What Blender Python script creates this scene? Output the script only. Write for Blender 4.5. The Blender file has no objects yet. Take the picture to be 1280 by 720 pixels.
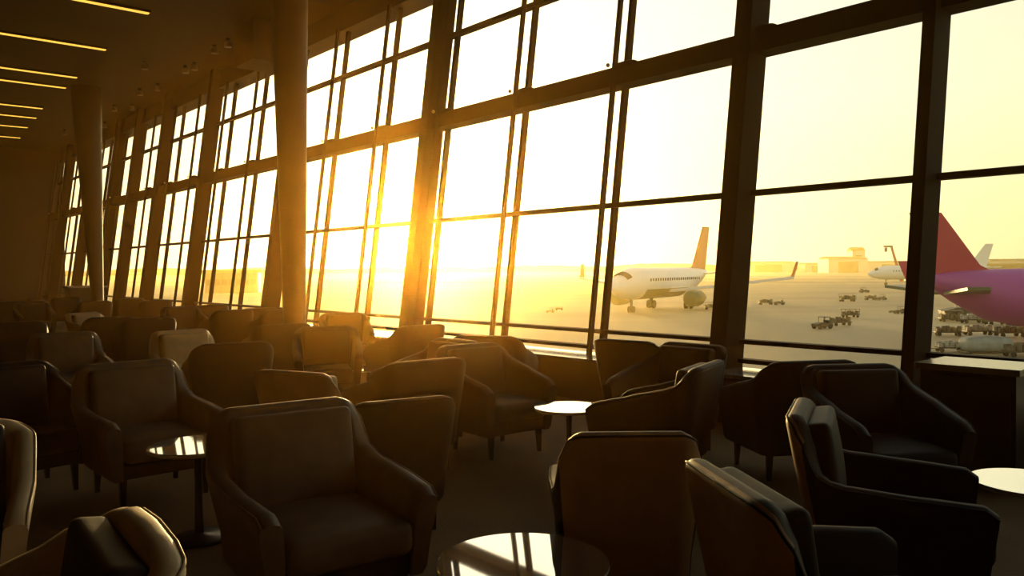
import bpy, bmesh, math, random
from mathutils import Vector, Matrix, Euler
random.seed(7)
scn = bpy.context.scene
COL = scn.collection
R = math.radians
scn.view_settings.view_transform = 'Standard'
scn.view_settings.look = 'None'
scn.view_settings.gamma = 1.0
scn.view_settings.exposure = 0.0
scn.view_settings.use_curve_mapping = False

# ------------------------------------------------------------------ camera
FPX = 1000.0
EYE = 1.55
cd = bpy.data.cameras.new('camera'); cam = bpy.data.objects.new('camera', cd); COL.objects.link(cam)
cd.sensor_width = 36.0; cd.lens = 36.0 * FPX / 1280.0; cd.clip_end = 8000; cd.clip_start = 0.05
CM = Matrix.Translation((0, 0, EYE)) @ Matrix.Rotation(R(90 - 1.34), 4, 'X') @ Matrix.Rotation(R(-0.5), 4, 'Z')
cam.matrix_world = CM
scn.camera = cam

def ray(px, py):
    return (CM.to_3x3() @ Vector(((px - 640) / FPX, -(py - 360) / FPX, -1.0)))
def P(px, py, h):
    """point at height h seen at that place of the photograph"""
    d = ray(px, py); t = (h - EYE) / d.z
    return Vector((d.x * t, d.y * t, h))

# the window wall: along W, outward N
W2 = Vector((-0.656, 0.755, 0)); N2 = Vector((0.755, 0.656, 0))
DW = 7.5; LEAN = 0.14
WANG = math.atan2(W2.y, W2.x); NANG = math.atan2(N2.y, N2.x)
def F(s, h, off=0.0):
    return W2 * s + N2 * (DW + LEAN * (h - EYE) + off) + Vector((0, 0, h))
def G(s, n, h):
    return W2 * s + N2 * n + Vector((0, 0, h))

# ------------------------------------------------------------------ materials
MAT = {}
def mat(name, col, rough=0.6, metal=0.0, spec=0.5, noise=0.0, nscale=20.0, bump=0.0, bscale=60.0, emit=None, coat=0.0, sheen=0.0):
    if name in MAT: return MAT[name]
    m = bpy.data.materials.new(name); m.use_nodes = True; nt = m.node_tree; b = nt.nodes['Principled BSDF']
    b.inputs['Base Color'].default_value = (*col, 1); b.inputs['Roughness'].default_value = rough
    b.inputs['Metallic'].default_value = metal; b.inputs['Specular IOR Level'].default_value = spec
    b.inputs['Coat Weight'].default_value = coat; b.inputs['Sheen Weight'].default_value = sheen
    tc = nt.nodes.new('ShaderNodeTexCoord')
    if noise > 0:
        n = nt.nodes.new('ShaderNodeTexNoise'); n.inputs['Scale'].default_value = nscale; n.inputs['Detail'].default_value = 5
        nt.links.new(tc.outputs['Object'], n.inputs['Vector'])
        r = nt.nodes.new('ShaderNodeValToRGB')
        r.color_ramp.elements[0].position = .3; r.color_ramp.elements[1].position = .7
        r.color_ramp.elements[0].color = (*[c * (1 - noise) for c in col], 1); r.color_ramp.elements[1].color = (*[min(1, c * (1 + noise)) for c in col], 1)
        nt.links.new(n.outputs['Fac'], r.inputs['Fac']); nt.links.new(r.outputs['Color'], b.inputs['Base Color'])
    if bump > 0:
        n = nt.nodes.new('ShaderNodeTexNoise'); n.inputs['Scale'].default_value = bscale; n.inputs['Detail'].default_value = 4
        nt.links.new(tc.outputs['Object'], n.inputs['Vector'])
        bp = nt.nodes.new('ShaderNodeBump'); bp.inputs['Strength'].default_value = bump; bp.inputs['Distance'].default_value = 0.01
        nt.links.new(n.outputs['Fac'], bp.inputs['Height']); nt.links.new(bp.outputs['Normal'], b.inputs['Normal'])
    if emit:
        b.inputs['Emission Color'].default_value = (*emit[0], 1); b.inputs['Emission Strength'].default_value = emit[1]
    MAT[name] = m
    return m

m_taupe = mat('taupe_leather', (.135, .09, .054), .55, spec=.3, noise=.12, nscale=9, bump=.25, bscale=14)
m_sunlit = mat('sunlit_leather', (.62, .47, .29), .5, spec=.4, noise=.08, nscale=8, bump=.5, bscale=9)  # pale because sunlight on the chair rims is put into the colour
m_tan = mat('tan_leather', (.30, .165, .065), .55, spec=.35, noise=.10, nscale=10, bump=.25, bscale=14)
m_lit_tan = mat('lit_tan_leather', (.60, .40, .19), .55, spec=.35, noise=.1, nscale=10, bump=.25, bscale=14)  # tan leather lightened, the glow on it is in the colour
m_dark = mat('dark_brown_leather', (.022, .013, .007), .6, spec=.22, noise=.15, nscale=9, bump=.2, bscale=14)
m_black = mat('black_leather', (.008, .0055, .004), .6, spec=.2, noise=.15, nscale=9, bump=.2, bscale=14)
m_leg = mat('dark_metal', (.02, .017, .015), .35, metal=.6)
m_top = mat('polished_tabletop', (.93, .90, .84), .03, metal=.85, noise=.02, nscale=3)
m_tedge = mat('table_edge', (.55, .48, .38), .35, metal=.6)
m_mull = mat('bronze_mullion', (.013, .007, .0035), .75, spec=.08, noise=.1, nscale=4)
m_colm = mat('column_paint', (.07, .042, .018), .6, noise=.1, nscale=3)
m_ledge = mat('ledge_laminate', (.75, .72, .66), .12, metal=.75, noise=.03, nscale=5)
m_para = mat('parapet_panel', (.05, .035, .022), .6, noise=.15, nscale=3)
m_cab = mat('cabinet_wood', (.05, .032, .02), .5, noise=.25, nscale=6)
m_cabtop = mat('cabinet_top', (.30, .26, .2), .2, noise=.1, nscale=6)
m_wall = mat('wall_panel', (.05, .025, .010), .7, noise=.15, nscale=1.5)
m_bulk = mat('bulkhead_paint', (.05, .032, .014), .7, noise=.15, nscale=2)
m_fix = mat('fitting_metal', (.5, .42, .3), .35, metal=.7)
m_strip = mat('light_strip', (.9, .7, .3), .4, emit=((1.0, .55, .07), 1.4))
m_hous = mat('light_housing', (.03, .02, .012), .5)

def wood_ceiling():
    m = bpy.data.materials.new('ceiling_paint'); m.use_nodes = True; nt = m.node_tree; b = nt.nodes['Principled BSDF']
    tc = nt.nodes.new('ShaderNodeTexCoord'); n = nt.nodes.new('ShaderNodeTexNoise'); n.inputs['Scale'].default_value = .7; n.inputs['Detail'].default_value = 4
    nt.links.new(tc.outputs['Object'], n.inputs['Vector'])
    r = nt.nodes.new('ShaderNodeValToRGB'); r.color_ramp.elements[0].color = (.115, .068, .016, 1); r.color_ramp.elements[1].color = (.14, .083, .022, 1)
    nt.links.new(n.outputs['Fac'], r.inputs['Fac']); nt.links.new(r.outputs['Color'], b.inputs['Base Color'])
    b.inputs['Roughness'].default_value = .6
    return m
m_ceil = wood_ceiling()
def carpet():
    m = bpy.data.materials.new('carpet'); m.use_nodes = True; nt = m.node_tree; b = nt.nodes['Principled BSDF']
    tc = nt.nodes.new('ShaderNodeTexCoord'); n = nt.nodes.new('ShaderNodeTexNoise'); n.inputs['Scale'].default_value = 60; n.inputs['Detail'].default_value = 5
    n2 = nt.nodes.new('ShaderNodeTexNoise'); n2.inputs['Scale'].default_value = 1.2
    nt.links.new(tc.outputs['Object'], n.inputs['Vector']); nt.links.new(tc.outputs['Object'], n2.inputs['Vector'])
    mx = nt.nodes.new('ShaderNodeMath'); mx.operation = 'ADD'; nt.links.new(n.outputs['Fac'], mx.inputs[0]); nt.links.new(n2.outputs['Fac'], mx.inputs[1])
    r = nt.nodes.new('ShaderNodeValToRGB'); r.color_ramp.elements[0].position = .6; r.color_ramp.elements[1].position = 1.3
    r.color_ramp.elements[0].color = (.13, .08, .026, 1); r.color_ramp.elements[1].color = (.21, .13, .045, 1)
    nt.links.new(mx.outputs[0], r.inputs['Fac']); nt.links.new(r.outputs['Color'], b.inputs['Base Color'])
    b.inputs['Roughness'].default_value = .9
    bp = nt.nodes.new('ShaderNodeBump'); bp.inputs['Strength'].default_value = .4; bp.inputs['Distance'].default_value = .01
    nt.links.new(n.outputs['Fac'], bp.inputs['Height']); nt.links.new(bp.outputs['Normal'], b.inputs['Normal'])
    return m
m_floor = carpet()
def glassmat():
    m = bpy.data.materials.new('window_glass'); m.use_nodes = True; nt = m.node_tree
    for n in list(nt.nodes): nt.nodes.remove(n)
    o = nt.nodes.new('ShaderNodeOutputMaterial'); t = nt.nodes.new('ShaderNodeBsdfTransparent'); t.inputs[0].default_value = (.97, .96, .93, 1)
    g = nt.nodes.new('ShaderNodeBsdfGlossy'); g.inputs['Roughness'].default_value = .0; g.inputs[0].default_value = (.9, .9, .9, 1)
    lw = nt.nodes.new('ShaderNodeLayerWeight'); pw = nt.nodes.new('ShaderNodeMath'); pw.operation = 'POWER'; pw.inputs[1].default_value = 5.0
    f = nt.nodes.new('ShaderNodeMath'); f.operation = 'MULTIPLY_ADD'; f.inputs[1].default_value = .7; f.inputs[2].default_value = .03
    nt.links.new(lw.outputs['Facing'], pw.inputs[0]); nt.links.new(pw.outputs[0], f.inputs[0])
    mx = nt.nodes.new('ShaderNodeMixShader')
    nt.links.new(f.outputs[0], mx.inputs[0]); nt.links.new(t.outputs[0], mx.inputs[1]); nt.links.new(g.outputs[0], mx.inputs[2]); nt.links.new(mx.outputs[0], o.inputs['Surface'])
    return m
m_glass = glassmat()
def hazemat(name, col, dens, g):
    m = bpy.data.materials.new(name); m.use_nodes = True; nt = m.node_tree
    for n in list(nt.nodes): nt.nodes.remove(n)
    o = nt.nodes.new('ShaderNodeOutputMaterial'); v = nt.nodes.new('ShaderNodeVolumeScatter')
    v.inputs['Color'].default_value = (*col, 1); v.inputs['Density'].default_value = dens; v.inputs['Anisotropy'].default_value = g
    nt.links.new(v.outputs[0], o.inputs['Volume'])
    return m

# ------------------------------------------------------------------ mesh helpers
class MB:
    def __init__(s): s.v = []; s.f = []; s.m = []; s.mats = []
    def mi(s, m):
        if m is None: return 0
        if m not in s.mats: s.mats.append(m)
        return s.mats.index(m)
    def add(s, vs, fs, m=None):
        b = len(s.v); s.v += [Vector(v) for v in vs]; k = s.mi(m)
        for f in fs: s.f.append([b + i for i in f]); s.m.append(k)
    def hexa(s, p, m=None):  # p: 8 points, bottom 4 ccw, top 4 ccw
        s.add(p, [(3, 2, 1, 0), (4, 5, 6, 7), (0, 1, 5, 4), (1, 2, 6, 5), (2, 3, 7, 6), (3, 0, 4, 7)], m)
    def box(s, c, d, m=None, rz=0.0):
        c = Vector(c); x, y, z = d[0] / 2, d[1] / 2, d[2] / 2; r = Matrix.Rotation(rz, 3, 'Z')
        s.hexa([c + r @ Vector(q) for q in ((-x, -y, -z), (x, -y, -z), (x, y, -z), (-x, y, -z), (-x, -y, z), (x, -y, z), (x, y, z), (-x, y, z))], m)
    def loft(s, rings, m=None, cap=True, closed=True):
        n = len(rings[0]); vs = [p for r in rings for p in r]; fs = []
        for i in range(len(rings) - 1):
            for j in range(n if closed else n - 1):
                k = (j + 1) % n
                fs.append((i * n + j, i * n + k, (i + 1) * n + k, (i + 1) * n + j))
        if cap:
            fs.append(tuple(range(n))[::-1]); fs.append(tuple((len(rings) - 1) * n + i for i in range(n)))
        s.add(vs, fs, m)
    def lathe(s, prof, seg=32, m=None, c=(0, 0, 0), cap=True):
        c = Vector(c)
        s.loft([[c + Vector((r * math.cos(2 * math.pi * j / seg), r * math.sin(2 * math.pi * j / seg), z)) for j in range(seg)] for r, z in prof], m, cap)
    def tube(s, pts, r, seg=8, m=None):
        rings = []
        for i, p in enumerate(pts):
            a = pts[max(0, i - 1)]; b = pts[min(len(pts) - 1, i + 1)]
            t = (Vector(b) - Vector(a)).normalized()
            u = t.cross(Vector((0, 0, 1)))
            if u.length < 1e-3: u = t.cross(Vector((1, 0, 0)))
            u.normalize(); w = t.cross(u)
            rr = r[i] if isinstance(r, (list, tuple)) else r
            rings.append([Vector(p) + u * rr * math.cos(2 * math.pi * j / seg) + w * rr * math.sin(2 * math.pi * j / seg) for j in range(seg)])
        s.loft(rings, m)
    def build(s, name, m=None, parent=None, smooth=None, loc=None):
        me = bpy.data.meshes.new(name)
        me.from_pydata([tuple(v) for v in s.v], [], s.f)
        if s.mats:
            for q in s.mats: me.materials.append(q)
            me.polygons.foreach_set('material_index', s.m)
        elif m: me.materials.append(m)
        bm = bmesh.new(); bm.from_mesh(me); bmesh.ops.recalc_face_normals(bm, faces=bm.faces); bm.to_mesh(me); bm.free()
        if smooth:
            me.polygons.foreach_set('use_smooth', [True] * len(me.polygons))
            me.set_sharp_from_angle(angle=R(smooth))
        me.update()
        o = bpy.data.objects.new(name, me); COL.objects.link(o)
        if parent: o.parent = parent
        if loc: o.location = loc
        return o
def tag(o, label=None, cat=None, group=None, kind=None):
    if label: o['label'] = label
    if cat: o['category'] = cat
    if group: o['group'] = group
    if kind: o['kind'] = kind
    return o
def empty(name, loc=(0, 0, 0), rz=0.0):
    o = bpy.data.objects.new(name, None); COL.objects.link(o); o.location = loc; o.rotation_euler = (0, 0, rz); o.empty_display_size = .1
    return o
def copy_tree(o, parent=None):
    c = o.copy(); COL.objects.link(c); c.parent = parent
    for k in list(o.children): copy_tree(k, c)
    return c
def rbox(mb, c, h, r, bulge=(0, 0, 0), m=None, tr=None, n=9):
    """rounded box, centre c, half sizes h, radius r, bulging faces"""
    c = Vector(c)
    g = sorted(set([-1, 1, 0] + [sg * (1 - q) for sg in (-1, 1) for q in (.03, .08, .16, .3, .5, .75)]))
    n = len(g)
    for ax in range(3):
        for sg in (-1, 1):
            vs = []
            for a in g:
                for b in g:
                    p = [0, 0, 0]; p[ax] = sg; p[(ax + 1) % 3] = a; p[(ax + 2) % 3] = b
                    q = Vector((p[0] * h[0], p[1] * h[1], p[2] * h[2]))
                    inn = Vector([max(-(h[i] - r), min(h[i] - r, q[i])) for i in range(3)])
                    d = q - inn
                    q = inn + d.normalized() * r if d.length > 1e-9 else q
                    u = [q[i] / h[i] for i in range(3)]
                    for i in range(3):
                        if bulge[i]:
                            j, k = (i + 1) % 3, (i + 2) % 3
                            q[i] += bulge[i] * u[i] * (1 - u[j] ** 2) * (1 - u[k] ** 2)
                    vs.append(c + (tr @ q if tr else q))
            mb.add(vs, [(i * n + j, (i + 1) * n + j, (i + 1) * n + j + 1, i * n + j + 1) for i in range(n - 1) for j in range(n - 1)], m)
def weld(o, d=1e-4):
    bm = bmesh.new(); bm.from_mesh(o.data); bmesh.ops.remove_doubles(bm, verts=bm.verts, dist=d); bmesh.ops.recalc_face_normals(bm, faces=bm.faces); bm.to_mesh(o.data); bm.free()
    o.data.polygons.foreach_set('use_smooth', [True] * len(o.data.polygons)); o.data.set_sharp_from_angle(angle=R(50))
    return o

# ------------------------------------------------------------------ room shell
S0, S1 = -10.0, 39.5
NB = -13.0
CEIL = 6.85; HEAD = 6.35
mb = MB(); a, b_, c_, d_ = G(S0 - .3, NB - .3, 0), G(S1 + .3, NB - .3, 0), G(S1 + .3, DW + .1, 0), G(S0 - .3, DW + .1, 0)
dz = Vector((0, 0, .25))
mb.hexa([a - dz, b_ - dz, c_ - dz, d_ - dz, a, b_, c_, d_]); tag(mb.build('floor', m_floor), kind='structure')
mb = MB(); u = Vector((0, 0, CEIL)); e = N2 * .9
mb.hexa([a + u, b_ + u, c_ + u + e, d_ + u + e, a + u + dz, b_ + u + dz, c_ + u + dz + e, d_ + u + dz + e]); tag(mb.build('ceiling', m_ceil), kind='structure')
def wall(name, s0, n0, s1, n1, th, m):
    mb = MB(); p, q = G(s0, n0, 0), G(s1, n1, 0); t = (q - p).normalized(); k = Vector((-t.y, t.x, 0)) * th
    up = Vector((0, 0, CEIL)); mb.hexa([p, q, q + k, p + k, p + up, q + up, q + k + up, p + k + up])
    return tag(mb.build(name, m), kind='structure')
wall('wall_far', S1, NB, S1, 8.2, -.3, m_wall)
wall('wall_near', S0, NB, S0, 8.2, .3, m_wall)
wall('wall_inner', S0, NB, S1, NB, -.3, m_wall)

def fbeam(name, s0, s1, h, hh, off, dep, m):
    """beam along the facade, centred at height h, hh half height, off inner face, dep depth"""
    mb = MB()
    pts = [F(s0, h - hh, off), F(s1, h - hh, off), F(s1, h - hh, off + dep), F(s0, h - hh, off + dep), F(s0, h + hh, off), F(s1, h + hh, off), F(s1, h + hh, off + dep), F(s0, h + hh, off + dep)]
    mb.hexa(pts)
    return tag(mb.build(name, m), kind='structure')
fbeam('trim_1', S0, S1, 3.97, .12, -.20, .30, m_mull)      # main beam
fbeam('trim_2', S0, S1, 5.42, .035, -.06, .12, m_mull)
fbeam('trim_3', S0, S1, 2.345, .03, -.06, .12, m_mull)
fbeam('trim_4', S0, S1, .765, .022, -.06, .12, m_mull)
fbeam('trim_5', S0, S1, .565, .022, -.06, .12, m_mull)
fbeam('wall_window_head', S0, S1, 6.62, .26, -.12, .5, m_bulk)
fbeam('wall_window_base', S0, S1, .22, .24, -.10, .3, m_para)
# sill ledge and its front panel
mb = MB()
def gbox(mb, s0, s1, n0, n1, z0, z1, m=None):
    mb.hexa([G(s0, n0, z0), G(s1, n0, z0), G(s1, n1, z0), G(s0, n1, z0), G(s0, n0, z1), G(s1, n0, z1), G(s1, n1, z1), G(s0, n1, z1)], m)
gbox(mb, S0, S1, 6.72, 7.32, .465, .50); lo = mb.build('trim_6', m_ledge); tag(lo, kind='structure')
mb = MB(); gbox(mb, S0, S1, 6.78, 6.86, .0, .463); tag(mb.build('baseboard_window', m_para), kind='structure')

# glazing bays (double chord mullions)
PAN = 0.253 * DW
s_first = 0.652 * DW
def mullion(mb, s, off, w, dep, h0=.46, h1=HEAD + .02):
    p = []
    for h in (h0, h1):
        p += [F(s - w / 2, h, off), F(s + w / 2, h, off), F(s + w / 2, h, off + dep), F(s - w / 2, h, off + dep)]
    mb.hexa(p)
ks = range(-7, 19)
hs = [.50, .765, 2.345, 3.97, 5.42, HEAD]
wn = 1
for k in ks:
    s = s_first + PAN * k
    if s > S1 - .2: break
    e = empty('window_%d' % wn, F(s, 0, 0)); tag(e, kind='structure'); wn += 1
    inv = Matrix.Translation(-F(s, 0, 0))
    def bl(mb, name, m, sm=None):
        mb.v = [v - F(s, 0, 0) for v in mb.v]
        return mb.build(name, m, e, sm)
    mb = MB(); mullion(mb, s, -.02, .055, .09); bl(mb, 'mullion', m_mull)
    mb = MB(); mullion(mb, s, -.24, .045, .06); bl(mb, 'inner_mullion', m_mull)
    mb = MB()
    s2 = min(s + PAN, S1)
    for i in range(5):
        mb.add([F(s + .02, hs[i] + .02, .03), F(s2 - .02, hs[i] + .02, .03), F(s2 - .02, hs[i + 1] - .02, .03), F(s + .02, hs[i + 1] - .02, .03)], [(0, 1, 2, 3)])
    bl(mb, 'pane', m_glass)
    # blind-motor bracket on the main beam beside each inner mullion
    mb = MB()
    prof = [(0.0, .028), (.05, .045), (.16, .05), (.27, .035), (.32, .012)]
    rings = []
    for ds, rr in prof:
        c = F(s - ds, 4.10, -.16)
        rings.append([c + N2 * rr * 1.3 * math.cos(q * math.pi / 4) + Vector((0, 0, rr * math.sin(q * math.pi / 4))) for q in range(8)])
    mb.loft(rings); bl(mb, 'bracket', m_mull, 60)
    mb = MB(); mb.lathe([(.001, 0), (.02, .01), (.028, .03), (.02, .05), (.001, .06)], 10, c=F(s + .09, 4.09, -.24)); bl(mb, 'bolt_cap', m_fix, 60)

# main posts
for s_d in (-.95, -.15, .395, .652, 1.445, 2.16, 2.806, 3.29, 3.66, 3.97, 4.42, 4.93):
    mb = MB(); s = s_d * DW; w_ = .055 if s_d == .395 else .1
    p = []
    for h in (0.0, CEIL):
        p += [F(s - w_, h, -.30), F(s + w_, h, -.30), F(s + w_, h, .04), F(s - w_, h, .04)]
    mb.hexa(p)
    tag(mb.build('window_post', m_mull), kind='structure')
# round tapered columns
def column(pxm, n, wt, wb, name='column', tilt=0.0):
    d = ray(pxm, 340); t = n / (d.x * N2.x + d.y * N2.y); c = Vector((d.x * t, d.y * t, 0))
    mb = MB(); top = c + Vector((tilt * CEIL, 0, CEIL))
    rings = []
    for i in range(9):
        q = i / 8; cc = c.lerp(top, q); r = wb + (wt - wb) * q
        rings.append([cc + Vector((r * math.cos(2 * math.pi * j / 28), r * math.sin(2 * math.pi * j / 28), 0)) for j in range(28)])
    mb.loft(rings); o = mb.build(name, m_colm, smooth=60); tag(o, kind='structure')
    return c
c1 = column(367, 6.1, .315, .17)
c2 = column(122, 6.1, .40, .13, tilt=-.033)
# collar plate against the window head behind the big column
mb = MB(); gbox(mb, 16.0, 17.0, 6.9, 7.9, 5.95, 6.80); tag(mb.build('trim_7', m_bulk), kind='structure')

# ------------------------------------------------------------------ ceiling strips
ends = [(187, 14), (133, 60), (97, 95), (83, 108), (54, 134), (46, 146), (35, 158), (26, 171)]
light_words = ['nearest to the camera', 'second counting from the camera', 'near one of the second pair', 'far one of the second pair', 'near one of the third pair', 'far one of the third pair', 'last but one before the end wall', 'closest to the end wall']
for (x, y), wd in zip(ends, light_words):
    p = P(x, y, CEIL); s = p.dot(W2); n = p.dot(N2)
    root = empty('ceiling_light', G(s, n, CEIL), NANG)
    tag(root, 'long amber ceiling light strip, ' + wd, 'ceiling light', 'amber light strips across the ceiling')
    L = 7.0 if y > 20 else 3.3
    mb = MB(); mb.box((-L / 2, 0, -.022), (L, .16, .045)); mb.build('housing', m_hous, root)
    mb = MB(); mb.box((-L / 2, 0, -.052), (L - .04, .10, .016)); mb.build('diffuser', m_strip, root)
# little ceiling spotlights
spots = [(268, 63), (285, 55), (232, 88), (243, 84), (181, 83), (175, 116), (197, 110), (143, 136), (165, 135), (81, 166), (131, 157), (110, 178)]
sp_words = ['in front of the big round column', 'nearest the big round column', 'third back along the window side', 'fourth back along the window side', 'alone further into the hall', 'fifth along the window side', 'sixth along the window side', 'darker one past the strips', 'pale one past the strips', 'near the end wall, left of the far column', 'lit yellow one beside the far column', 'low one next to the far column']
for (x, y), wd in zip(spots, sp_words):
    p = P(x, y, CEIL - .12)
    r = empty('ceiling_spotlight', (p.x, p.y, CEIL), NANG)
    tag(r, 'small round ceiling spotlight, ' + wd, 'spotlight', 'small spotlights along the window side')
    mb = MB(); mb.lathe([(.05, -.001), (.05, -.03), (.015, -.035), (.015, -.07)], 12); mb.build('mount', m_hous, r, 60)
    mb = MB(); mb.lathe([(.03, -.06), (.075, -.08), (.085, -.19), (.07, -.192)], 14); mb.build('lamp_head', m_fix, r, 60)

# ------------------------------------------------------------------ armchairs
def interp(tab, x):
    for i in range(len(tab) - 1):
        if x <= tab[i + 1][0]:
            a, b = tab[i], tab[i + 1]; t = (x - a[0]) / (b[0] - a[0]); t = t * t * (3 - 2 * t) * .5 + t * .5
            return a[1] + (b[1] - a[1]) * t
    return tab[-1][1]
TOP1 = [(0, .55), (.04, .585), (.3, .60), (.58, .62), (.635, .66), (.665, .80), (.70, .875), (.74, .893), (2, .895)]
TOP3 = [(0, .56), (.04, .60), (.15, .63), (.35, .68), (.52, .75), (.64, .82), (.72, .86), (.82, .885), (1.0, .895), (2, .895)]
TOP2 = [(0, .565), (.035, .60), (.10, .622), (.25, .655), (.42, .70), (.55, .735), (.61, .76), (.66, .84), (.70, .875), (.74, .886), (2, .888)]
def chair_proto(shell_m, inner_m, back_m=None, tops=TOP2, name='lounge_armchair', detail=True):
    """front is local +X; 0.80 wide, 0.80 deep, 0.88 high"""
    root = empty(name)
    hw = .335; xf = .38; xb = -.32; cr = .10
    path = []
    def addp(x, y, nx, ny): path.append((Vector((x, y, 0)), Vector((nx, ny, 0)).normalized()))
    for i in range(12): addp(xf + (xb + cr - xf) * i / 12, hw, 0, 1)
    for i in range(11):
        a = math.pi / 2 * (1 + i / 10); addp(xb + cr + cr * math.cos(a), hw - cr + cr * math.sin(a), math.cos(a), math.sin(a))
    for i in range(1, 8): addp(xb, (hw - cr) * (1 - 2 * i / 8), -1, 0)
    for i in range(11):
        a = math.pi * (1 + i / 20); addp(xb + cr + cr * math.cos(a), -(hw - cr) + cr * math.sin(a), math.cos(a), math.sin(a))
    for i in range(1, 13): addp(xb + cr + (xf - xb - cr) * i / 12, -hw, 0, -1)
    ln = [0]
    for i in range(1, len(path)): ln.append(ln[-1] + (path[i][0] - path[i - 1][0]).length)
    T = ln[-1]
    def top(l):
        l = min(l, T - l)
        return interp(tops, l)
    rings = []; rim = []
    for (p, nn), l in zip(path, ln):
        h = top(l); m_ = min(l, T - l)
        fl = .035 + .025 * min(1, m_ / .3)
        sec = [(-.02, .19), (.0, .22), (.012, .36), (.5 * fl + .01, .5 * (h + .36)), (fl, h - .035), (fl - .006, h - .014), (fl - .024, h - .002), (fl - .05, h), (fl - .076, h - .008), (fl - .088, h - .03), (-.065, .40), (-.07, .19)]
        # arm ends lean back towards the foot
        lean = 0.0
        ring = []
        for o_, z in sec:
            q = p + nn * o_
            if m_ < .25: q = q + Vector((-(.045) * (1 - m_ / .25) * (1 - (z - .19) / (h - .19)), 0, 0))
            ring.append(Vector((q.x - .10 * max(0, z - .3) * max(0, min(1, (m_ - .45) / .2)), q.y, z)))
        rings.append(ring); rim.append(ring[5])
    mb = MB(); mb.loft(rings); so_ = mb.build('shell', shell_m, root, 55)
    if back_m:
        so_.data.materials.append(back_m)
        for k, pl in enumerate(so_.data.polygons):
            if k < (len(rings) - 1) * 12 and 16 <= k // 12 <= 35 and k % 12 < 6: pl.material_index = 1
    if detail:
        mb = MB(); mb.tube([r + Vector((0, 0, .002)) for r in rim], .005, 6); mb.build('piping', shell_m, root, 60)
    # backrest
    mb = MB(); tr = Matrix.Rotation(R(-8), 3, 'Y')
    rbox(mb, (-.275, 0, .632), (.056, .270, .228), .032, (.020, 0, 0), tr=tr)
    weld(mb.build('backrest', inner_m, root))
    # seat cushion and base
    mb = MB(); rbox(mb, (.085, 0, .375), (.30, .262, .075), .045, (0, 0, .02)); weld(mb.build('seat_cushion', inner_m, root))
    mb = MB(); rbox(mb, (.03, 0, .245), (.30, .265, .05), .015); weld(mb.build('seat_base', m_black, root))
    for sx in (-.24, .27):
        for sy in (-.25, .25):
            mb = MB(); mb.loft([[Vector((sx * (1.02 if z < .1 else 1) + a * w_, sy * (1.02 if z < .1 else 1) + b * w_, z)) for a, b in ((-1, -1), (1, -1), (1, 1), (-1, 1))] for z, w_ in ((0, .013), (.2, .021))])
            mb.build('leg', m_leg, root)
    return root
protos = {}
styles = {'taupe': (m_taupe, m_taupe, None, TOP1), 'lit_tan': (m_lit_tan, m_lit_tan, None, TOP1), 'cream': (m_sunlit, m_dark, None, TOP3), 'tan': (m_tan, m_tan), 'dark': (m_dark, m_dark), 'black': (m_black, m_black), 'tanblack': (m_black, m_black, m_tan, TOP1)}  # cream shell holds sunlight in its colour, its dark cushion the hollow's shade
def chair(st, x, y, deg, label, sc=1.0):
    if st not in protos:
        o = protos[st] = chair_proto(*styles[st])
    else: o = copy_tree(protos[st])
    o.location = (x, y, 0); o.rotation_euler = (0, 0, R(deg)); o.scale = (1, 1, sc)
    tag(o, label, 'armchair', 'lounge armchairs across the hall')
    return o
def chair_px(st, px, ytop, deg, label, h=.88):
    p = P(px, ytop, h); f = Vector((math.cos(R(deg)), math.sin(R(deg)), 0))
    c = p + f * .30
    n = c.x * N2.x + c.y * N2.y
    if n > 6.15: c = c * (6.15 / n)
    if 100 < px < 135 and n > 5.0: c = c * (5.0 / n)
    return chair(st, c.x, c.y, deg, label)

# nearest chairs
chair('taupe', -.90, 3.66, -55, 'taupe leather armchair with seat facing out, right behind the nearest striped table').scale = (1.08, 1.08, 1.0)
chair('taupe', -2.57, 5.62, -47, 'taupe leather armchair with high square back, behind the half hidden small table').scale = (1.07, 1.07, 1.0)
chair_px('taupe', 82, 417, -52, 'greyish taupe armchair in the row behind the high square backed one')
chair('cream', -2.44, 3.30, -60, 'sunlit topped armchair with rounded wrinkled rim, cut by the frame edge')
chair('cream', -1.30, 1.88, -143, 'sunlit topped armchair with folded rim rising from the bottom edge of the photo')
chair('tanblack', .475, 3.60, 90, 'brown backed armchair turned away, just behind the nearest table').scale = (1, .80, 1)
chair('tanblack', 1.06, 2.55, 8, 'brown backed armchair seen edge on between the turned away one and the black one')
chair('tanblack', 1.72, 3.62, -24, 'large black armchair in profile with a sunlit cream edge')
chair('black', 1.02, 5.75, 150, 'black armchair in profile with a long flat arm, behind the turned away brown back')
chair('dark', 2.34, 5.05, -84, 'dark armchair with square back and sloping arm, before the window cabinet')
chair('black', 2.06, 6.05, 100, 'black armchair with low rounded rim between the profile chair and the square backed one')
chair('dark', 1.30, 6.78, -139, 'dark brown armchair with sloping arm under the wide window post')
chair('dark', -.15, 6.85, -52, 'brown armchair with glowing rim beside the small round table')
chair('dark', -.80, 4.86, 118, 'dark brown rounded armchair turned away behind the nearest taupe one').scale = (1, .9, .93)
chair('dark', 1.30, 7.72, 48, 'dark armchair back at the right end of the bright sill')
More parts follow.
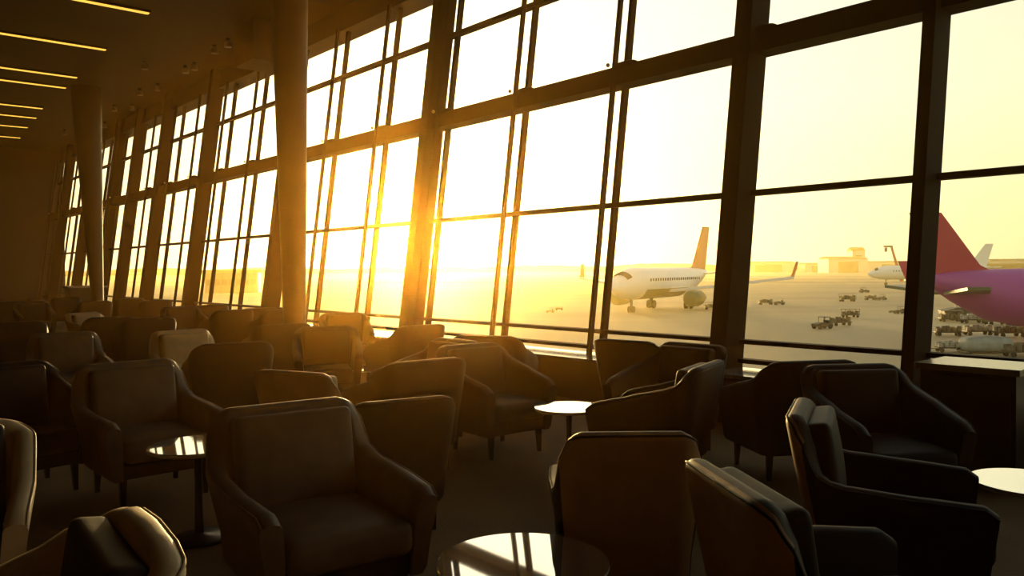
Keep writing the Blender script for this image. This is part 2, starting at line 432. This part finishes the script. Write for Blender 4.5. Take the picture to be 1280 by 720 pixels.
# the middle distance
chair_px('lit_tan', 378, 464, 62, 'orange lit tan chair back with sun glow in its colour')
chair_px('black', 290, 428, 120, 'broad black chair back directly behind the high square backed taupe chair')
chair_px('lit_tan', 230, 414, -45, 'tan armchair with warm lit front left of the broad black back')
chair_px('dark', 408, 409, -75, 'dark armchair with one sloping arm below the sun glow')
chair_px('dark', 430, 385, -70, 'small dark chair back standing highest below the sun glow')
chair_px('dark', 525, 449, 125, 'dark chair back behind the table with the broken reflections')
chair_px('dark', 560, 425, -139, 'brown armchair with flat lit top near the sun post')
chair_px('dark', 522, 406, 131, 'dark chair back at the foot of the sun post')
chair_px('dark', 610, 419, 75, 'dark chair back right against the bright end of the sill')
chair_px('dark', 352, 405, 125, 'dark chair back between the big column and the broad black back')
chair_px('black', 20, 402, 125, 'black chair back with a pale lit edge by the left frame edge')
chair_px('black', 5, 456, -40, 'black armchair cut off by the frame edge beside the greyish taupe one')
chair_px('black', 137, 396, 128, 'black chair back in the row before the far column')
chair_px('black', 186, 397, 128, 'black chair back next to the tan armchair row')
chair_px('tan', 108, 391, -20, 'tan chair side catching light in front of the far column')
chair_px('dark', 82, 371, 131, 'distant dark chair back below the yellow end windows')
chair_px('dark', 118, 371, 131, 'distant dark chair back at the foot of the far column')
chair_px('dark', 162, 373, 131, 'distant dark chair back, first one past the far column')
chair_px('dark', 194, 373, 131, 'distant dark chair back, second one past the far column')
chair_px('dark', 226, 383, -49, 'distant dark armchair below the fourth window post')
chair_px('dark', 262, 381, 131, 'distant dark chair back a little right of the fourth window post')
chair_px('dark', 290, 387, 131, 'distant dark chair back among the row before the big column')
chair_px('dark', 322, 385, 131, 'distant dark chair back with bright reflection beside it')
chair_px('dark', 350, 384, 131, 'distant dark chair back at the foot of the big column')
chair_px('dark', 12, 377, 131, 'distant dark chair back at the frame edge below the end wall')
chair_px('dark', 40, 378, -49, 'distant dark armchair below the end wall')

# ------------------------------------------------------------------ tables
def table_proto():
    root = empty('side_table')
    mb = MB(); mb.lathe([(.0, .402), (.285, .402), (.30, .407), (.305, .413), (.302, .4185)], 64); mb.build('table_edge', m_tedge, root, 40)
    mb = MB(); mb.lathe([(.0, .4185), (.303, .4185), (.304, .421), (.300, .423), (0.0, .423)], 64); mb.build('tabletop', m_top, root)
    mb = MB(); mb.lathe([(.03, .012), (.026, .10), (.022, .26), (.028, .37), (.06, .401)], 24); mb.build('stem', m_leg, root, 50)
    mb = MB(); mb.lathe([(.19, .0), (.19, .008), (.17, .014), (.05, .022), (.03, .03)], 40); mb.build('foot', m_leg, root, 40)
    return root
tp = None
def table(x, y, label, r=.3, h=.42):
    global tp
    if tp is None: o = tp = table_proto()
    else: o = copy_tree(tp)
    o.location = (x, y, 0); o.scale = (r / .3, r / .3, h / .42)
    tag(o, label, 'side table', 'low round side tables with polished tops')
def table_px(px, py, label, r=.3, h=.42):
    p = P(px, py, h); table(p.x, p.y, label, r, h)
table(.030, 2.93, 'nearest round table with white top and dark mullion reflections', .315, .47)
table_px(711, 509, 'small round white table between the glowing rim armchair and the black profile one', .26, .5)
table_px(247, 556, 'round white table mostly hidden between the two taupe armchairs', .27, .55)
table_px(1290, 603, 'round white table cut by the frame edge beside the black profile armchair', .26, .52)
table_px(470, 460, 'round table with broken white reflections before the sun post', .3)
table_px(308, 428, 'round table with a white glint above the broad black chair back', .3)
table_px(140, 455, 'round table glinting right behind the high square back', .3)
table_px(478, 429, 'far round table glinting under the sun glow', .3)

# cabinet at the window on the right
root = empty('window_cabinet', G(2.14, 6.33, 0), WANG); tag(root, 'dark low cabinet with pale top standing against the window ledge', 'cabinet')
mb = MB(); mb.box((0, 0, .40), (.62, .5, .80)); mb.build('body', m_cab, root)
mb = MB(); mb.box((0, 0, .822), (.68, .56, .045)); mb.build('top', m_cabtop, root)
for sx in (0,):
    mb = MB(); mb.box((sx, .262, .42), (.56, .02, .70)); dd = mb.build('door', m_cab, root)
    mb = MB(); mb.box((.2, .285, .55), (.02, .02, .14)); mb.build('handle', m_leg, dd)
# service counter far left
p = P(46, 372, .9)
root = empty('service_counter', (p.x - .3, p.y + 3, 0), WANG); tag(root, 'tall dark service counter rising over chairs below the end wall', 'counter')
mb = MB(); mb.box((0, 0, .55), (.6, 1.0, 1.10)); mb.build('body', m_cab, root)
mb = MB(); mb.box((0, 0, 1.13), (.7, 1.1, .06)); mb.build('countertop', m_cabtop, root)

# ------------------------------------------------------------------ the airfield
AP = -3.95
def apronmat():
    m = bpy.data.materials.new('apron_concrete'); m.use_nodes = True; nt = m.node_tree; b = nt.nodes['Principled BSDF']
    tc = nt.nodes.new('ShaderNodeTexCoord'); mp = nt.nodes.new('ShaderNodeMapping'); mp.inputs['Scale'].default_value = (.012, .035, 1)
    n = nt.nodes.new('ShaderNodeTexNoise'); n.inputs['Scale'].default_value = 1.0; n.inputs['Detail'].default_value = 6; n.inputs['Roughness'].default_value = .6
    nt.links.new(tc.outputs['Object'], mp.inputs['Vector']); nt.links.new(mp.outputs[0], n.inputs['Vector'])
    r = nt.nodes.new('ShaderNodeValToRGB'); r.color_ramp.elements[0].position = .38; r.color_ramp.elements[1].position = .62
    r.color_ramp.elements[0].color = (.26, .20, .10, 1); r.color_ramp.elements[1].color = (.37, .29, .155, 1)
    nt.links.new(n.outputs['Fac'], r.inputs['Fac']); nt.links.new(r.outputs['Color'], b.inputs['Base Color'])
    b.inputs['Roughness'].default_value = .75; b.inputs['Specular IOR Level'].default_value = .25
    return m
mb = MB(); mb.add([(-4000, -300, AP), (4000, -300, AP), (4000, 7000, AP), (-4000, 7000, AP)], [(0, 1, 2, 3)]); tag(mb.build('ground_apron', apronmat()), kind='structure')
m_grass = mat('dry_grass', (.13, .10, .035), .9, noise=.2, nscale=.05)
m_far = mat('far_trees', (.10, .085, .04), .9, noise=.2, nscale=.02)
m_pale = mat('hangar_cladding', (.55, .5, .4), .6, noise=.05, nscale=.1)
m_white = mat('aircraft_white', (.80, .78, .72), .3, spec=.5, noise=.03, nscale=.5)
m_orange = mat('orange_paint', (.75, .22, .03), .35, noise=.05, nscale=.5)
m_crim = mat('crimson_paint', (.42, .006, .05), .5, noise=.05, nscale=.5)
m_purp = mat('purple_paint', (.36, .05, .25), .5, noise=.05, nscale=.5)
m_green = mat('dark_green_paint_and_shade', (.10, .11, .04), .4, noise=.1, nscale=.5)
m_gse = mat('dark_equipment', (.05, .042, .02), .6, noise=.3, nscale=2)
m_bag = mat('bag_fabric', (.13, .10, .055), .8, noise=.5, nscale=1.5)
m_bag2 = mat('pale_bag_fabric', (.36, .33, .25), .8, noise=.5, nscale=1.5)
m_red = mat('red_mast_paint', (.45, .07, .03), .5, noise=.05)
m_tyre = mat('tyre_rubber', (.015, .014, .012), .8)
m_tarp = mat('grey_tarp', (.30, .31, .26), .5, noise=.2, nscale=2, bump=.5, bscale=3)
# grass strips between taxiways
def strip(x0, y0, x1, y1, name='grass_verge'):
    a, b, c, d = P(x0, y0, AP + .02), P(x1, y0, AP + .02), P(x1, y1, AP + .02), P(x0, y1, AP + .02)
    mb = MB(); mb.add([a, b, c, d], [(0, 1, 2, 3)]); tag(mb.build(name, m_grass), kind='structure')
for q in ((150, 353.5, 1500, 352.0), (250, 349.5, 1400, 348.6), (400, 345.9, 1500, 345.2)): strip(*q)
# treeline on the horizon
mb = MB(); random.seed(3)
for lay, (yy, hh) in enumerate(((1500, 9), (2100, 16))):
    xs = [-1700 + i * 14 for i in range(290)]
    tops = [hh * (.55 + .45 * abs(math.sin(i * .13 + lay) * math.sin(i * .041 + 2)) + .16 * random.random()) for i in range(len(xs))]
    rings = []
    for x, t in zip(xs, tops):
        rings.append([Vector((x, yy - 22, AP)), Vector((x, yy - 16, AP + t * .7)), Vector((x, yy, AP + t)), Vector((x, yy + 16, AP + t * .7)), Vector((x, yy + 22, AP))])
    mb.loft(rings)
tag(mb.build('treeline', m_far), 'hazy treeline along the horizon beyond the airfield', 'trees', kind='stuff')
# hangars
for i, (px, Y, w, h, dd, lab) in enumerate(((955, 900, 60, 10, 30, 'long low pale hangar on the horizon beside the wide window post'), (1053, 700, 34, 12, 24, 'pale hangar block near the middle of the horizon'), (1070, 760, 12, 20, 12, 'slim pale control tower block on the horizon'), (1020, 800, 30, 8, 20, 'low hangar left of the pale block'), (1112, 820, 60, 9, 30, 'low hangar behind the red mast'), (1250, 520, 60, 8, 20, 'low hangar beyond the purple aircraft'))):
    d = ray(px, 340); x = d.x / d.y * Y
    r = empty('hangar', (x, Y, AP)); tag(r, lab, 'building', 'hangars on the horizon')
    mb = MB(); mb.box((0, 0, h / 2), (w, dd, h)); mb.build('wall', m_pale, r)
    mb = MB(); mb.loft([[Vector((xx, -dd / 2 - .5, h)), Vector((xx, 0, h * 1.18)), Vector((xx, dd / 2 + .5, h))] for xx in (-w / 2 - .5, w / 2 + .5)]); mb.build('roof', m_grass, r)
    mb = MB(); mb.box((0, -dd / 2 - .1, h * .4), (w * .5, .2, h * .8)); mb.build('hangar_door', m_gse, r)
# terminal pier out to the left
d = ray(292, 345); Y = 210; x = d.x / d.y * Y
r = empty('terminal_pier', (x, Y, AP), R(12)); tag(r, 'hazy brown terminal pier with flat roof seen through far windows', 'building')
mb = MB(); mb.box((0, 0, 2.6), (13, 8, 5.2)); mb.build('wall', m_gse, r)
mb = MB(); mb.box((0, 0, 5.6), (15, 10, .8)); mb.build('roof', m_grass, r)
mb = MB()
for i in range(7): mb.box((-5.4 + i * 1.8, -4.05, 2.8), (1.4, .1, 1.5))
mb.build('window_band', m_tyre, r)

def aircraft(name, loc, rz, m_body, m_fin, m_tail, m_low, label, L=33, rad=2.0, stab=None, scale=1.0, fin_sc=1.0, tk=1.0):
    """nose towards local +X, wheels on z=0"""
    root = empty(name, loc, rz); root.scale = (scale,) * 3
    tag(root, label, 'aircraft')
    zc = 3.6
    st = [(L / 2, .05, -.45), (L / 2 - .5, .62, -.42), (L / 2 - 1.5, 1.2, -.3), (L / 2 - 3, 1.7, -.12), (L / 2 - 5, 2.0, 0), (-L / 2 + 12 * tk, 2.0, 0), (-L / 2 + 8 * tk, 1.75, .22), (-L / 2 + 4 * tk, 1.1, .75), (-L / 2 + 1 * tk, .45, 1.2), (-L / 2, .18, 1.35)]
    k = rad / 2.0
    def ring(x, r, dz_, n=28): return [Vector((x, r * k * math.cos(2 * math.pi * j / n), zc + dz_ + r * k * math.sin(2 * math.pi * j / n))) for j in range(n)]
    body = MB(); body.loft([ring(*q) for q in st[:6]]); body.build('fuselage', m_body, root, 50)
    tl = MB(); tl.loft([ring(*q) for q in st[5:]]); tl.build('tail_cone', m_tail, root, 50)
    if m_low is not None:
        mb = MB(); n = 14; rr = []
        for x, r, dz_ in ((L / 2 - 4, 1.86, 0), (L / 2 - 6, 2.03, 0), (-L / 2 + 12 * tk, 2.03, 0)):
            rr.append([Vector((x, r * k * math.cos(a), zc + dz_ + r * k * math.sin(a))) for a in [math.pi * (1.12 + .76 * j / n) for j in range(n + 1)]])
        mb.loft(rr, cap=False, closed=False); mb.build('belly', m_low, root, 50)
    def plate(pts, th, nm, m):
        mb = MB(); mb.loft([[Vector(p) - Vector(th) for p in pts], [Vector(p) + Vector(th) for p in pts]]); return mb.build(nm, m, root)
    f = fin_sc
    plate([(-L / 2 + 7.2 * (.4 + .6 * tk), 0, zc + 1.6), (-L / 2 + 5.4 * (.4 + .6 * tk), 0, zc + 2.2), (-L / 2 + 1.2, 0, zc + 2.2 + 5.8 * f), (-L / 2 - .9, 0, zc + 2.2 + 5.8 * f), (-L / 2 + .9, 0, zc + 1.6)], (0, .16, 0), 'tail_fin', m_fin)
    for sy in (-1, 1):
        plate([(2.6, sy * 1.6, zc - 1.1), (-3.6, sy * 1.6, zc - 1.1), (-5.4, sy * 15.5, zc + .5), (-3.9, sy * 15.5, zc + .5)], (0, 0, .16), 'wing', m_body)
        plate([(-4.1, sy * 15.4, zc + .5), (-5.5, sy * 15.4, zc + .5), (-6.2, sy * 15.8, zc + 2.6), (-5.4, sy * 15.8, zc + 2.6)], (0, .06, 0), 'winglet', m_fin)
        zs = 1.0 if tk == 1.0 else .35
        plate([(-L / 2 + 4.4, sy * .6, zc + zs), (-L / 2 + 1.2, sy * .4, zc + zs), (-L / 2 - .6 * (tk > .9), sy * (6 if tk > .9 else 4.2), zc + zs + .4), (-L / 2 + .6 + (tk < .9), sy * (6 if tk > .9 else 4.2), zc + zs + .4)], (0, 0, .1), 'stabilizer', stab or m_body)
        mb = MB(); mb.loft([[Vector((x, sy * 5.2 + r * math.cos(2 * math.pi * j / 20), zc - 2.0 + r * math.sin(2 * math.pi * j / 20))) for j in range(20)] for x, r in ((4.4, .8), (4.2, 1.0), (3.2, 1.08), (1.6, 1.0), (.2, .62), (-.4, .4))])
        mb.build('engine', m_green if m_body is m_white else m_body, root, 50)
        mb = MB(); mb.box((-1.5, sy * 2.7, 1.3), (.35, .35, 2.0))
        for ys in (-.35, .35):
            mb.tube([(-1.5, sy * 2.7 + ys - .16, .55), (-1.5, sy * 2.7 + ys + .16, .55)], .55, 18)
        mb.build('landing_gear', m_tyre, root)
    mb = MB(); mb.box((L / 2 - 5, 0, 1.1), (.25, .25, 1.8))
    for ys in (-.25, .25): mb.tube([(L / 2 - 5, ys - .12, .4), (L / 2 - 5, ys + .12, .4)], .4, 16)
    mb.build('landing_gear', m_tyre, root)
    mb = MB(); mb.loft([[Vector((x, r * k * math.cos(a), zc + dz_ + r * k * math.sin(a))) for a in [math.pi * (.2 + .6 * j / 8) for j in range(9)]] for x, r, dz_ in ((L / 2 - 1.75, 1.37, -.28), (L / 2 - 2.6, 1.66, -.16))], cap=False, closed=False); mb.build('cockpit_window', m_tyre, root)
    mb = MB()
    for i in range(24):
        for sy in (-1, 1): mb.box((L / 2 - 6.5 - i * .75, sy * 2.0 * k, zc + .45), (.26, .06, .34))
    mb.build('cabin_window', m_tyre, root)
    return root
# white aircraft with an orange fin, nose towards the left front
p = P(838, 389, AP)
aircraft('aircraft', (p.x + .5, p.y + 6, AP), R(236), m_white, m_orange, m_white, m_green, 'white airliner with orange tail fin parked facing the terminal', L=31, rad=2.0, fin_sc=1.0)
# crimson and purple aircraft on the right, nose out of the frame
Yp = 50.0; d = ray(1150, 340); xt = d.x / d.y * Yp
rp = aircraft('aircraft', (xt + 14.4, Yp + 2.2, AP), R(8), m_purp, m_crim, m_purp, m_white, 'purple airliner with crimson tail fin right of the slim window post', L=30, rad=1.95, fin_sc=.60, stab=m_green, scale=.95, tk=.58)  # dark green stabilizers carry their shade in the colour
# far white aircraft behind it
d = ray(1150, 350); Y2 = 230
aircraft('aircraft', (d.x / d.y * Y2 + 2.3, Y2, AP), R(172), m_white, m_white, m_white, None, 'far white aircraft half hidden behind the slim window post', L=33, rad=2.0)

# leaning red floodlight mast
p = P(1127, 352, AP)
sc = p.y / 1000.0
root = empty('light_mast', (p.x, p.y, AP)); tag(root, 'leaning red mast with a short crossbar on top', 'mast')
tp_ = Vector((-13 * sc, 0, 44 * sc)); mb = MB(); mb.tube([(0, 0, 0), tp_], [2.2 * sc, 1.3 * sc], 8); mb.build('pole', m_red, root)
mb = MB(); mb.box(tp_ + Vector((-4 * sc, 0, 0)), (11 * sc, 2.0 * sc, 2.2 * sc)); mb.build('crossbar', m_gse, root)
mb = MB(); mb.box(tp_ + Vector((-7 * sc, 0, -4 * sc)), (3 * sc, 1.4 * sc, 5 * sc)); mb.build('lamp', m_gse, root)

# ground vehicles
def tractor(px, py, w_px, rz, label, m=None):
    p = P(px, py, AP); k = w_px * p.y / 1000.0 / 3.0
    r = empty('baggage_tractor', (p.x, p.y, AP), rz); r.scale = (k,) * 3
    tag(r, label, 'vehicle', 'ground vehicles on the apron')
    m = m or m_gse
    mb = MB(); mb.loft([[Vector((x, y, z)) for x, z in ((-1.4, .35), (1.45, .35), (1.5, .75), (.55, .95), (-.2, .95), (-.25, .8), (-1.4, .8))] for y in (-.6, .6)]); mb.build('body', m, r)
    mb = MB(); mb.box((-.35, 0, 1.72), (1.2, 1.2, .08))
    for sx in (-.9, .2):
        for sy in (-.55, .55): mb.box((sx, sy, 1.25), (.06, .06, .9))
    mb.build('cab_frame', m, r)
    mb = MB(); mb.box((-.7, 0, 1.0), (.3, .9, .5)); mb.build('seat', m_tyre, r)
    for sx in (-.9, .95):
        for sy in (-.6, .6):
            mb = MB(); mb.tube([(sx, sy - .1, .32), (sx, sy + .1, .32)], .32, 16); mb.build('wheel', m_tyre, r)
    return r
def cart(px, py, w_px, rz, label, load=m_bag, canopy=True):
    p = P(px, py, AP); k = w_px * p.y / 1000.0 / 3.0
    r = empty('baggage_cart', (p.x, p.y, AP), rz); r.scale = (k,) * 3
    tag(r, label, 'baggage cart', 'baggage carts on the apron')
    mb = MB(); mb.box((0, 0, .5), (3.0, 1.4, .12)); mb.box((1.75, 0, .4), (.6, .06, .06)); mb.build('bed', m_gse, r)
    for sx in (-1.1, 1.1):
        for sy in (-.6, .6):
            mb = MB(); mb.tube([(sx, sy - .08, .24), (sx, sy + .08, .24)], .24, 14); mb.build('wheel', m_tyre, r)
    mb = MB()
    for i in range(10):
        rbox(mb, (-1.15 + (i % 5) * .57, -.32 + .62 * (i // 5), .56 + .22 + .07 * ((i * 7) % 3)), (.25, .27, .22 + .07 * ((i * 7) % 3)), .06)
    o = mb.build('load', load, r); o['kind'] = 'stuff'
    if canopy:
        mb = MB(); mb.box((0, 0, 1.6), (3.0, 1.5, .07))
        for sx in (-1.45, 1.45):
            for sy in (-.68, .68): mb.box((sx, sy, 1.07), (.06, .06, 1.05))
        mb.build('canopy', m_gse, r)
    return r
tractor(1028, 411, 26, R(200), 'dark baggage tractor at the head of the nearest apron convoy')
cart(1050, 407, 26, R(195), 'loaded baggage cart behind the nearest tractor', canopy=False)
cart(1063, 397, 20, R(190), 'second baggage cart of the nearest convoy')
tractor(1064, 393, 9, R(10), 'small tractor just beyond the nearest convoy')
cart(957, 381, 17, R(178), 'open cart beside the wide window post on the apron', canopy=False)
tractor(974, 381, 14, R(178), 'small tractor coupled to the cart beside the wide window post')
cart(1059, 377, 19, R(180), 'single distant cart on the middle of the apron')
cart(1088, 375, 14, R(182), 'low distant cart in front of the far white aircraft', canopy=False)
tractor(1102, 375, 12, R(182), 'distant tractor in front of the far white aircraft')
tractor(1125, 392, 15, R(185), 'dark tractor left of the slim window post')
cart(1115, 391, 7, R(185), 'tiny cart trailing the tractor left of the slim window post', canopy=False)
tractor(1080, 366, 12, R(5), 'very distant service vehicle under the far white aircraft nose')
tractor(688, 391, 11, R(170), 'hazy tractor seen low through the sunlit glass')
cart(699, 388, 9, R(170), 'hazy cart beside the tractor seen low through the sunlit glass')
cart(889, 387, 17, R(180), 'boxy cart under the tail of the orange finned airliner')
tractor(1203, 400, 50, R(172), 'dark loader parked under the purple airliner tail')
tractor(868, 383, 12, R(180), 'small tractor under the wing of the orange finned airliner')
# busy stand under the purple aircraft
eq = [(1188, 402, 26, 170, 'cart nearest the tail of the purple airliner'), (1216, 404, 28, 176, 'second cart under the purple airliner'), (1246, 406, 28, 181, 'third cart under the purple airliner'), (1275, 408, 28, 178, 'fourth cart under the purple airliner at the frame edge'), (1185, 420, 30, 165, 'loaded open cart beside the slim window post'), (1222, 419, 32, 174, 'loaded open cart in the middle of the busy stand'), (1262, 421, 34, 180, 'loaded open cart at the right of the busy stand'), (1188, 440, 34, 172, 'open cart low by the window rail beside the slim post'), (1278, 446, 42, 178, 'open cart low by the window rail at the frame edge')]
for i, (px, py, w_, a, lab) in enumerate(eq): cart(px, py, w_, R(a), lab, load=(m_bag2 if i % 2 else m_bag), canopy=i < 4 and i % 2 == 0)
# tarpaulin covered dolly
p = P(1232, 441, AP); k = p.y / 1000.
root = empty('covered_dolly', (p.x, p.y, AP)); tag(root, 'rounded pale tarpaulin over a dolly low in the right window', 'dolly')
mb = MB(); rbox(mb, (0, 0, 11 * k), (30 * k, 12 * k, 8 * k), 6 * k, (0, 0, 3 * k)); weld(mb.build('tarpaulin', m_tarp, root))
mb = MB(); mb.box((0, 0, 2.2 * k), (58 * k, 22 * k, 2 * k)); mb.build('bed', m_gse, root)
for sx in (-24, 24):
    for sy in (-9, 9):
        mb = MB(); mb.tube([(sx * k, (sy - 1) * k, 1.6 * k), (sx * k, (sy + 1) * k, 1.6 * k)], 1.6 * k, 12); mb.build('wheel', m_tyre, root)

# ------------------------------------------------------------------ haze, sky, sun
sd = ray(527, 314).normalized()
mb = MB(); gbox(mb, S0 + .02, S1 - .02, NB + .02, 6.6, .004, CEIL - .004)
tag(mb.build('glare_haze', hazemat('glare_haze', (1.0, .50, .07), .0026, .95)), 'thin warm haze added to the lounge for the sun glare', 'haze', kind='stuff')  # haze added to imitate lens glare around the sun
mb = MB(); gbox(mb, -380, 560, 9.2, 620, AP + .05, 46)
tag(mb.build('outdoor_haze', hazemat('outdoor_haze', (1.0, .76, .24), .00075, .80)), 'yellow evening haze over the apron', 'haze', kind='stuff')

sl = bpy.data.lights.new('sun', 'SUN'); so = bpy.data.objects.new('sun', sl); COL.objects.link(so)
sl.energy = 18.0; sl.color = (1.0, .60, .18); sl.angle = R(7)
so.rotation_euler = (-sd).to_track_quat('-Z', 'Y').to_euler(); so.location = (-3, 30, 12)

wd = bpy.data.worlds.new('sky'); scn.world = wd; wd.use_nodes = True; nt = wd.node_tree
for n in list(nt.nodes): nt.nodes.remove(n)
out = nt.nodes.new('ShaderNodeOutputWorld'); bg = nt.nodes.new('ShaderNodeBackground'); nt.links.new(bg.outputs[0], out.inputs[0])
tc = nt.nodes.new('ShaderNodeTexCoord'); sep = nt.nodes.new('ShaderNodeSeparateXYZ'); nt.links.new(tc.outputs['Generated'], sep.inputs[0])
rp_ = nt.nodes.new('ShaderNodeValToRGB'); cr = rp_.color_ramp
mr = nt.nodes.new('ShaderNodeMapRange'); mr.inputs['From Min'].default_value = -.05; mr.inputs['From Max'].default_value = .75
nt.links.new(sep.outputs['Z'], mr.inputs['Value']); nt.links.new(mr.outputs[0], rp_.inputs['Fac'])
cr.elements[0].position = 0; cr.elements[0].color = (.80, .66, .25, 1)
cr.elements[1].position = 1; cr.elements[1].color = (.34, .40, .40, 1)
for pos, c in ((.0625, (.93, .82, .33)), (.16, (.98, .93, .42)), (.30, (.93, .93, .60)), (.50, (.78, .82, .66))):
    e_ = cr.elements.new(pos); e_.color = (*c, 1)
vm = nt.nodes.new('ShaderNodeVectorMath'); vm.operation = 'DOT_PRODUCT'; vm.inputs[1].default_value = sd
nt.links.new(tc.outputs['Generated'], vm.inputs[0])
def glow(powr, col, st):
    a = nt.nodes.new('ShaderNodeMath'); a.operation = 'MAXIMUM'; a.inputs[1].default_value = 0; nt.links.new(vm.outputs['Value'], a.inputs[0])
    b = nt.nodes.new('ShaderNodeMath'); b.operation = 'POWER'; b.inputs[1].default_value = powr; nt.links.new(a.outputs[0], b.inputs[0])
    c = nt.nodes.new('ShaderNodeMix'); c.data_type = 'RGBA'; c.blend_type = 'MIX'; nt.links.new(b.outputs[0], c.inputs[0])
    c.inputs[6].default_value = (0, 0, 0, 1); c.inputs[7].default_value = (*[q * st for q in col], 1)
    return c.outputs[2]
def add(x, y):
    c = nt.nodes.new('ShaderNodeMix'); c.data_type = 'RGBA'; c.blend_type = 'ADD'; c.inputs[0].default_value = 1; c.clamp_result = False
    nt.links.new(x, c.inputs[6]); nt.links.new(y, c.inputs[7]); return c.outputs[2]
g = add(add(rp_.outputs[0], glow(7, (1, .93, .72), .9)), glow(60, (1, .86, .5), 3.0))
nt.links.new(g, bg.inputs[0]); bg.inputs[1].default_value = 1.0
